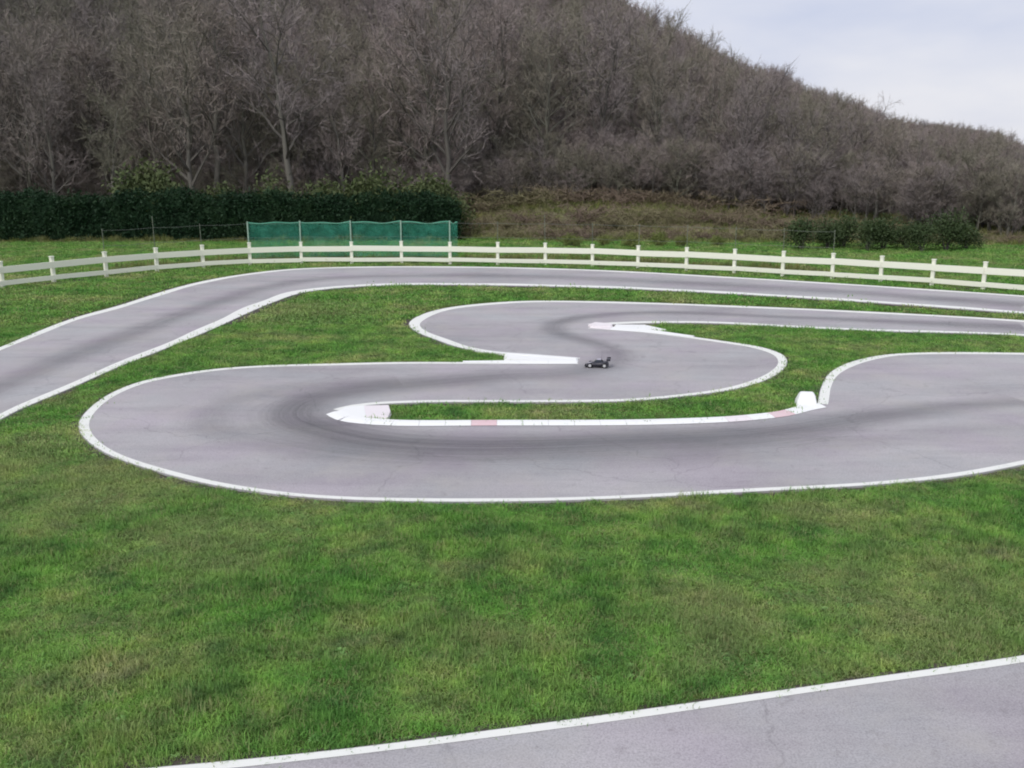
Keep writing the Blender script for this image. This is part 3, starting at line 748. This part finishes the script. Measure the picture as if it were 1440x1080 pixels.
for e_ in (hl,):
    for _ in range(160):
        pxy = HEDGE_A + hd * (e_ + g.normal(0, .08)) + hn * g.uniform(0, 1.4); cl.append((pxy[0] - HEDGE_A[0], pxy[1] - HEDGE_A[1], g.uniform(.05, hedge_top(hl))))
V, T = leaves(cl, .13, 14, .085, g)
hedge = empty('hedge', (HEDGE_A[0], HEDGE_A[1], 0)); tag(hedge, 'long dense dark green hedge behind the fence on the left', 'hedge')
link('foliage', mesh_fast('foliage', V, T), M_HEDGE, hedge)
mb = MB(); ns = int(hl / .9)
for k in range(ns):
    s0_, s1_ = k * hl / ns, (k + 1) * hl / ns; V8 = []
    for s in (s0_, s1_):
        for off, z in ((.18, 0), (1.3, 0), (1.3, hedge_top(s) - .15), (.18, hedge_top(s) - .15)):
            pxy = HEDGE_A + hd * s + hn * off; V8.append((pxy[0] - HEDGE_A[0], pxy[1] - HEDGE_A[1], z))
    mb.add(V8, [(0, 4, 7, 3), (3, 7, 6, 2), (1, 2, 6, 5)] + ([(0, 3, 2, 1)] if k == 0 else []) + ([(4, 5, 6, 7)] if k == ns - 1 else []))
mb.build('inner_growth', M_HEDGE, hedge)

def leafy_mesh(seed, rx, ry, rz, ncl, per, size, low=.1):
    g = np.random.default_rng(seed); P = []
    lob = [(g.uniform(-.45, .45), g.uniform(-.45, .45), g.uniform(.35, .75), g.uniform(.35, .6)) for _ in range(7)]
    while len(P) < ncl:
        lx, ly, lz, lr = lob[g.integers(0, 7)]; d = g.normal(0, 1, 3); d /= np.linalg.norm(d)
        q = np.array([lx, ly, lz]) + d * lr * g.uniform(.55, 1.0) * np.array([1, 1, .75])
        if q[2] > low * .5: P.append(q * [rx, ry, rz])
    V, T = leaves(P, .10 * max(rx, rz), per, size, g)
    fm = mesh_fast('foliage', V, T); st_ = MB()
    for lx, ly, lz, lr in lob: st_.tube([(0, 0, -.2), (lx * rx * .4, ly * ry * .4, lz * rz * .5), (lx * rx, ly * ry, lz * rz)], [.05, .035, .012], 4, False)
    return fm, st_.mesh('stem')
def put_leafy(name, meshes, x, y, s, m, label, cat='shrub', group=None, sz=None):
    o = empty(name, (x, y, float(terr(x, y)) - .03), rnd.uniform(0, 6.28)); o.scale = (s, s, sz or s); tag(o, label, cat, group)
    link('foliage', meshes[0], m, o); link('stem', meshes[1], M_BARK, o); return o
OL = [leafy_mesh(31 + k, 2.0, 1.5, 2.4, 260, 16, .10) for k in range(3)]
BU = [leafy_mesh(41 + k, 1.1, 1.0, 1.7, 180, 16, .07) for k in range(3)]
YE = [leafy_mesh(51 + k, 1.5, 1.0, 1.15, 120, 16, .07) for k in range(3)]
M_YELL = leaf('yellow_green_leaves', (.10, .13, .035), (.15, .18, .05), (.21, .22, .08))
for m_ in YE: m_[0].materials.append(M_YELL)
for m_ in OL: m_[0].materials.append(M_OLIVE)
for m_ in BU: m_[0].materials.append(M_BUSH)
# olive shrubs growing up behind the hedge
x = at_depth(212, 58.3); put_leafy('evergreen_shrub', OL[0], x, 58.3, 1.55, M_OLIVE, 'rounded olive-green shrub rising above the left part of the hedge', sz=1.75)
for k, (u, s, sz) in enumerate(((330, 1.1, 1.25), (395, 1.2, 1.35), (455, 1.2, 1.3), (505, 1.3, 1.45), (560, 1.4, 1.5), (612, 1.3, 1.42), (640, 1.0, 1.2))):
    x = at_depth(u, 59); put_leafy('evergreen_shrub', OL[k % 3], x, 58.6 + .5 * (k % 2), s, M_OLIVE, 'olive-green shrub showing above the hedge behind the netting, %s from the left' % ORD[k], group='olive shrubs above the hedge', sz=sz)
# dark green bushes at the right
for k, u in enumerate((1128, 1163, 1186, 1219, 1242, 1275, 1297, 1330, 1356)):
    y = 50.8 + .8 * (k % 3) - .006 * (u - 1130); x = at_depth(u, y)
    put_leafy('green_bush', BU[k % 3], x, y, rnd.uniform(.75, 1.05), M_BUSH, 'dark green bush behind the right half of the fence, %s from the left' % ORD[k], 'bush', 'green bushes behind the fence')
for k, u in enumerate((805, 848, 885, 925, 960, 1010)):
    y = 52.6 + .5 * (k % 2); x = at_depth(u, y)
    put_leafy('green_bush', YE[k % 3], x, y, rnd.uniform(.42, .7), M_YELL, 'small low green bush below the brown bank, %s from the left of the six' % ORD[k], 'bush', 'small bushes below the bank')
# bramble and bare scrub on the bank
def scrub(seed):
    g = np.random.default_rng(seed); mb = MB(); tv = []
    for s in range(34):
        a = g.uniform(0, 6.28); p = np.array([g.normal(0, .35), g.normal(0, .3), -.1]); d = np.array([math.cos(a) * .6, math.sin(a) * .6, 1.0]); pts = [p]
        ln = g.uniform(1.0, 2.0)
        for k in range(5):
            d = d + np.array([math.cos(a) * .12, math.sin(a) * .12, -.26]) + g.normal(0, .12, 3); p = p + d / np.linalg.norm(d) * ln / 4; pts.append(p)
        mb.tube(pts, [.018, .016, .013, .01, .008, .005], 3, False)
        for w in range(26):
            k = g.integers(0, 5); q = pts[k] + (pts[k + 1] - pts[k]) * g.random(); e_ = g.normal(0, 1, 3) + [0, 0, .5]; e_ /= np.linalg.norm(e_)
            l_ = g.uniform(.15, .5); s_ = np.cross(e_, g.normal(0, 1, 3)); s_ = s_ / np.linalg.norm(s_) * .014; tv.append((q - s_, q + s_, q + e_ * l_))
    nst = len(mb.F); tw = MB()
    for a in tv: tw.add(a, [(0, 1, 2)])
    sm = mb.mesh('stem'); tm = tw.mesh('twigs'); sm.materials.append(M_BRAM); tm.materials.append(M_BRAM); return sm, tm
SCR = [scrub(61 + k) for k in range(4)]
for row, (dy, u0, sc_) in enumerate(((1.0, 655, .8), (3.6, 670, 1.0), (7.5, 660, 1.25))):
    u = u0
    while u < (1470, 1250, 1080)[row]:
        x = at_depth(u, 56); y = float(foot(x)) + dy + rnd.uniform(-.6, .9); x = at_depth(u, y); s = sc_ * rnd.uniform(.65, 1.15)
        o = empty('bare_shrub', (x, y, float(terr(x, y))), rnd.uniform(0, 6.28)); o.scale = (s * 1.3, s * 1.3, s)
        tag(o, ('brown leafless bramble shrub at the foot of the bank', 'brown leafless shrub halfway up the bank', 'brown leafless shrub on top of the bank below the wood')[row], 'shrub', ('brambles at the bank foot', 'shrubs on the bank', 'shrubs on the bank top')[row])
        sm, tm = SCR[rnd.randrange(4)]; link('stem', sm, None, o); link('twigs', tm, None, o)
        u += rnd.uniform(30, 55) * (1 if row else 1.3)

# ------------------------------------------------------------------ radio controlled car
M_CBLK = simple('gloss_black_body', (.04, .038, .05), .3, .2, 30)
M_CLIL = simple('pale_lilac_body_paint', (.52, .50, .58), .35, .1, 20)
M_TYRE = simple('tyre_rubber', (.02, .02, .022), .85, .2, 40)
M_RIM = simple('white_plastic_rim', (.55, .55, .55), .45, .05, 20)
M_GLS = simple('tinted_window', (.03, .035, .05), .12, .05, 20)
cp = gnd(840, 518)
car = empty('model_car', (cp[0], cp[1], ASPH_Z + .004), R(172)); car.scale = (.86, .86, .86); tag(car, 'small dark radio-controlled racing car by the tip of the white kerb', 'model car')
# body shell lofted along x (length .58, front at +x)
secs = [(-.29, .095, .055, .10), (-.25, .12, .05, .135), (-.16, .135, .045, .145), (-.05, .125, .045, .13), (.08, .125, .045, .125), (.17, .135, .045, .115), (.25, .12, .045, .085), (.30, .085, .05, .065)]
V = []; Fs = []; nk = 8
for x, w, zb, zt in secs:
    for yy, zz in ((-w, zb), (-w, zb + (zt - zb) * .6), (-w * .82, zt), (-w * .3, zt + .006), (w * .3, zt + .006), (w * .82, zt), (w, zb + (zt - zb) * .6), (w, zb)): V.append((x, yy, zz))
for i in range(len(secs) - 1):
    for k in range(nk): Fs.append((i * nk + k, i * nk + (k + 1) % nk, (i + 1) * nk + (k + 1) % nk, (i + 1) * nk + k))
Fs += [tuple(range(nk))[::-1], tuple((len(secs) - 1) * nk + k for k in range(nk))]
body = link('body', mesh_np('body', V, Fs, True), M_CBLK, car)
V = []; Fs = []; cs = [(-.15, .105, .143, .150), (-.09, .092, .135, .195), (.02, .09, .128, .198), (.10, .105, .122, .130)]
for x, w, zb, zt in cs:
    for yy, zz in ((-w, zb - .01), (-w * .8, zt), (w * .8, zt), (w, zb - .01)): V.append((x, yy, zz))
for i in range(3):
    for k in range(4): Fs.append((i * 4 + k, i * 4 + (k + 1) % 4, (i + 1) * 4 + (k + 1) % 4, (i + 1) * 4 + k))
Fs += [(3, 2, 1, 0), (12, 13, 14, 15)]
cab = link('cabin', mesh_np('cabin', V, Fs), M_GLS, car)
MB().box((-.035, 0, .2), (.11, .14, .008), bev=.003).build('roof_panel', M_CLIL, cab)
MB().box((.2, 0, .112), (.11, .09, .006), Matrix.Rotation(R(17), 3, 'Y'), bev=.002).build('bonnet_stripe', M_CLIL, body)
wg = MB().box((-.285, 0, .215), (.085, .27, .009), Matrix.Rotation(R(-8), 3, 'Y'), bev=.003).build('rear_wing', M_CBLK, car)
for s in (-1, 1):
    MB().box((-.285, s * .138, .21), (.10, .006, .055), bev=.002).build('end_plate', M_CBLK, wg)
    MB().box((-.262, s * .05, .165), (.018, .008, .09)).build('wing_stay', M_CBLK, wg)
tyre_m = MB().lathe_x([(-.034, .040), (-.034, .054), (-.026, .062), (.026, .062), (.034, .054), (.034, .040)], 22).mesh('tyre', False)
rim_m = MB().lathe_x([(-.036, .012), (-.036, .038), (.036, .038), (.036, .012)], 16).mesh('rim')
for x in (-.185, .185):
    for s in (-1, 1):
        w = link('wheel', tyre_m, M_TYRE, car); w.location = (x, s * .135, .062); w.rotation_euler = (0, 0, R(90))
        link('rim', rim_m, M_RIM, w)
MB().box((.305, 0, .038), (.04, .22, .02), bev=.006).build('front_bumper', M_TYRE, car)
MB().tube([(-.1, .07, .14), (-.105, .07, .30), (-.12, .072, .42)], [.003, .0025, .002], 5).build('aerial', M_CBLK, car)

# ------------------------------------------------------------------ grass
def tuft(seed, n, h, w, lean=.6, spread=.03):
    g = np.random.default_rng(seed); V = []; T = []
    for k in range(n):
        a = g.uniform(0, 6.28); p = np.array([g.normal(0, spread), g.normal(0, spread), -.005]); hh = h * g.uniform(.5, 1.15); d = np.array([math.cos(a), math.sin(a), 0])
        s = np.array([-d[1], d[0], 0]) * w * g.uniform(.7, 1.2) / 2; l_ = lean * g.uniform(.2, 1.3)
        m1 = p + d * hh * l_ * .35 + [0, 0, hh * .6]; e_ = p + d * hh * l_ + [0, 0, hh * (1 - .25 * l_)]
        b = len(V); V += [p - s, p + s, m1 - s * .8, m1 + s * .8, e_]; T += [(b, b + 1, b + 3), (b, b + 3, b + 2), (b + 2, b + 3, b + 4)]
    return mesh_fast('tuft', np.array(V), np.array(T))
def coll_of(name, meshes, m):
    c = bpy.data.collections.new(name)
    for k, me in enumerate(meshes): me.materials.append(m); c.objects.link(bpy.data.objects.new('%s_%d' % (name, k), me))
    return c
GC = coll_of('lawn_tuft', [tuft(71 + k, 30, .055, .0068, .9, .055) for k in range(4)] + [tuft(77, 22, .10, .007, .7, .04)], M_GRASS)
GM = coll_of('mid_tuft', [tuft(81 + k, 34, .065, .013, .9, .10) for k in range(4)], M_GRASS)
GF = coll_of('far_tuft', [tuft(91 + k, 36, .09, .028, .8, .20) for k in range(4)], M_GRASS)
GR = coll_of('rough_tuft', [tuft(101 + k, 16, .32, .02, .6, .10) for k in range(4)], M_ROUGH)
g = np.random.default_rng(99)
def dist_edges(P):
    allC = np.concatenate([A_up, A_lo, B1, B2, C_up]); d = np.full(len(P), 9.0)
    for s in range(0, len(P), 4000):
        q = P[s:s + 4000]; d[s:s + 4000] = np.sqrt(((q[:, None, :] - allC[None, ::2, :]) ** 2).sum(2).min(1))
    return d
def lawn(x0, x1, y0, y1, dens, marg=1.5):
    n = int((x1 - x0) * (y1 - y0) * dens); P = np.c_[g.uniform(x0, x1, n), g.uniform(y0, y1, n)]
    keep = np.abs(P[:, 0]) < P[:, 1] * .56 + marg
    P = P[keep]
    for poly in list(allpoly) + noses: P = P[~inside(poly, P)]
    return P
def scatter(name, P, coll, nvar, smin, smax, label, edge=.0, zoff=0):
    n = len(P); z = terr(P[:, 0], P[:, 1]) + zoff
    rot = np.c_[g.normal(0, .12, n), g.normal(0, .12, n), g.uniform(0, 6.28, n)]
    pat = .85 + .42 * np.sin(P[:, 0] * 1.1 + 2 * np.sin(P[:, 1] * .7)) * np.sin(P[:, 1] * 1.3 + 1.7 * np.sin(P[:, 0] * .6)) + .32 * np.sin(P[:, 0] * 3.7 + P[:, 1] * 1.9) * np.sin(P[:, 1] * 4.3 - P[:, 0])
    s = g.uniform(smin, smax, n) * np.clip(pat, .35, 1.7); w = g.uniform(.85, 1.2, n)
    return inst(name, np.c_[P, z], rot, np.c_[w, w, s], g.integers(0, nvar, n), coll, label)
P = lawn(-14, 14, 6, 14.5, 430)
d = dist_edges(P); P = P[(d > .06) & (g.random(len(P)) < np.clip(d / .22, .25, 1))]
bare = np.sin(P[:, 0] * .9 + 1.2) * np.sin(P[:, 1] * 1.7 + P[:, 0] * .5) + .6 * np.sin(P[:, 0] * 2.9) * np.sin(P[:, 1] * 3.3)
P = P[g.random(len(P)) < np.clip(1.15 - .35 * bare, .45, 1)]
scatter('lawn_grass', P, GC, 5, .6, 1.15, 'short green lawn grass in the foreground')
P = lawn(-22, 22, 14.5, 27, 135)
d = dist_edges(P); P = P[(d > .13)]
scatter('lawn_grass', P, GM, 4, .6, 1.1, 'short green lawn grass between the inner lanes of the track')
P = lawn(-50, 50, 27, 61, 23, 4)
d = dist_edges(P); P = P[(d > .32) & (P[:, 1] < foot(P[:, 0]) + .5)]
scatter('lawn_grass', P, GF, 4, .5, 1.0, 'grass on the far side of the track and round the fence')
# rough grass under the fences and on the bank
Q = []
for a, b in zip(wf[:-1], wf[1:]):
    for _ in range(60):
        q = a + (b - a) * g.random(); Q.append(q + np.array([g.normal(0, .15), .3 + abs(g.normal(0, .9))]))
for _ in range(7000):
    x = g.uniform(-4, 48); y = float(foot(x)) + g.uniform(-.8, 12); Q.append(np.array([x, y]))
for _ in range(1500):
    q = HEDGE_A + hd * g.uniform(0, hl) - hn * abs(g.normal(0, .25)); Q.append(q)
scatter('rough_grass', np.array(Q), GR, 4, .5, 1.3, 'rough yellowish grass below the bank and along the wire fence')


# broad-leaved weeds and pale flecks in the lawn
def weed(seed, n, l_):
    g = np.random.default_rng(seed); V = []; T = []
    for k in range(n):
        a = k * 6.283 / n + g.normal(0, .2); d = np.array([math.cos(a), math.sin(a), 0]); sd_ = np.array([-d[1], d[0], 0]) * l_ * .16; ln = l_ * g.uniform(.7, 1.2)
        b = len(V); V += [d * .005, d * ln * .55 + sd_ + [0, 0, ln * .45], d * ln * .55 - sd_ + [0, 0, ln * .45], d * ln + [0, 0, ln * .35]]; T += [(b, b + 2, b + 1), (b + 1, b + 2, b + 3)]
    return mesh_fast('weed', np.array(V), np.array(T))
M_WEED = leaf('broad_weed_leaves', (.09, .22, .05), (.15, .30, .08), (.24, .37, .12), 2)
WC = coll_of('weed_rosette', [weed(121 + k, 8, .05) for k in range(4)], M_WEED)
g = np.random.default_rng(123); P = lawn(-13, 13, 6.5, 17, 7); d = dist_edges(P)
P = P[(d > .15) & (np.sin(P[:, 0] * 1.3 + 1) * np.sin(P[:, 1] * 1.9) + g.normal(0, .5, len(P)) > .1)]
scatter('lawn_weeds', P, WC, 4, .6, 1.1, 'scattered broad-leaved weeds in the foreground lawn', zoff=.012)
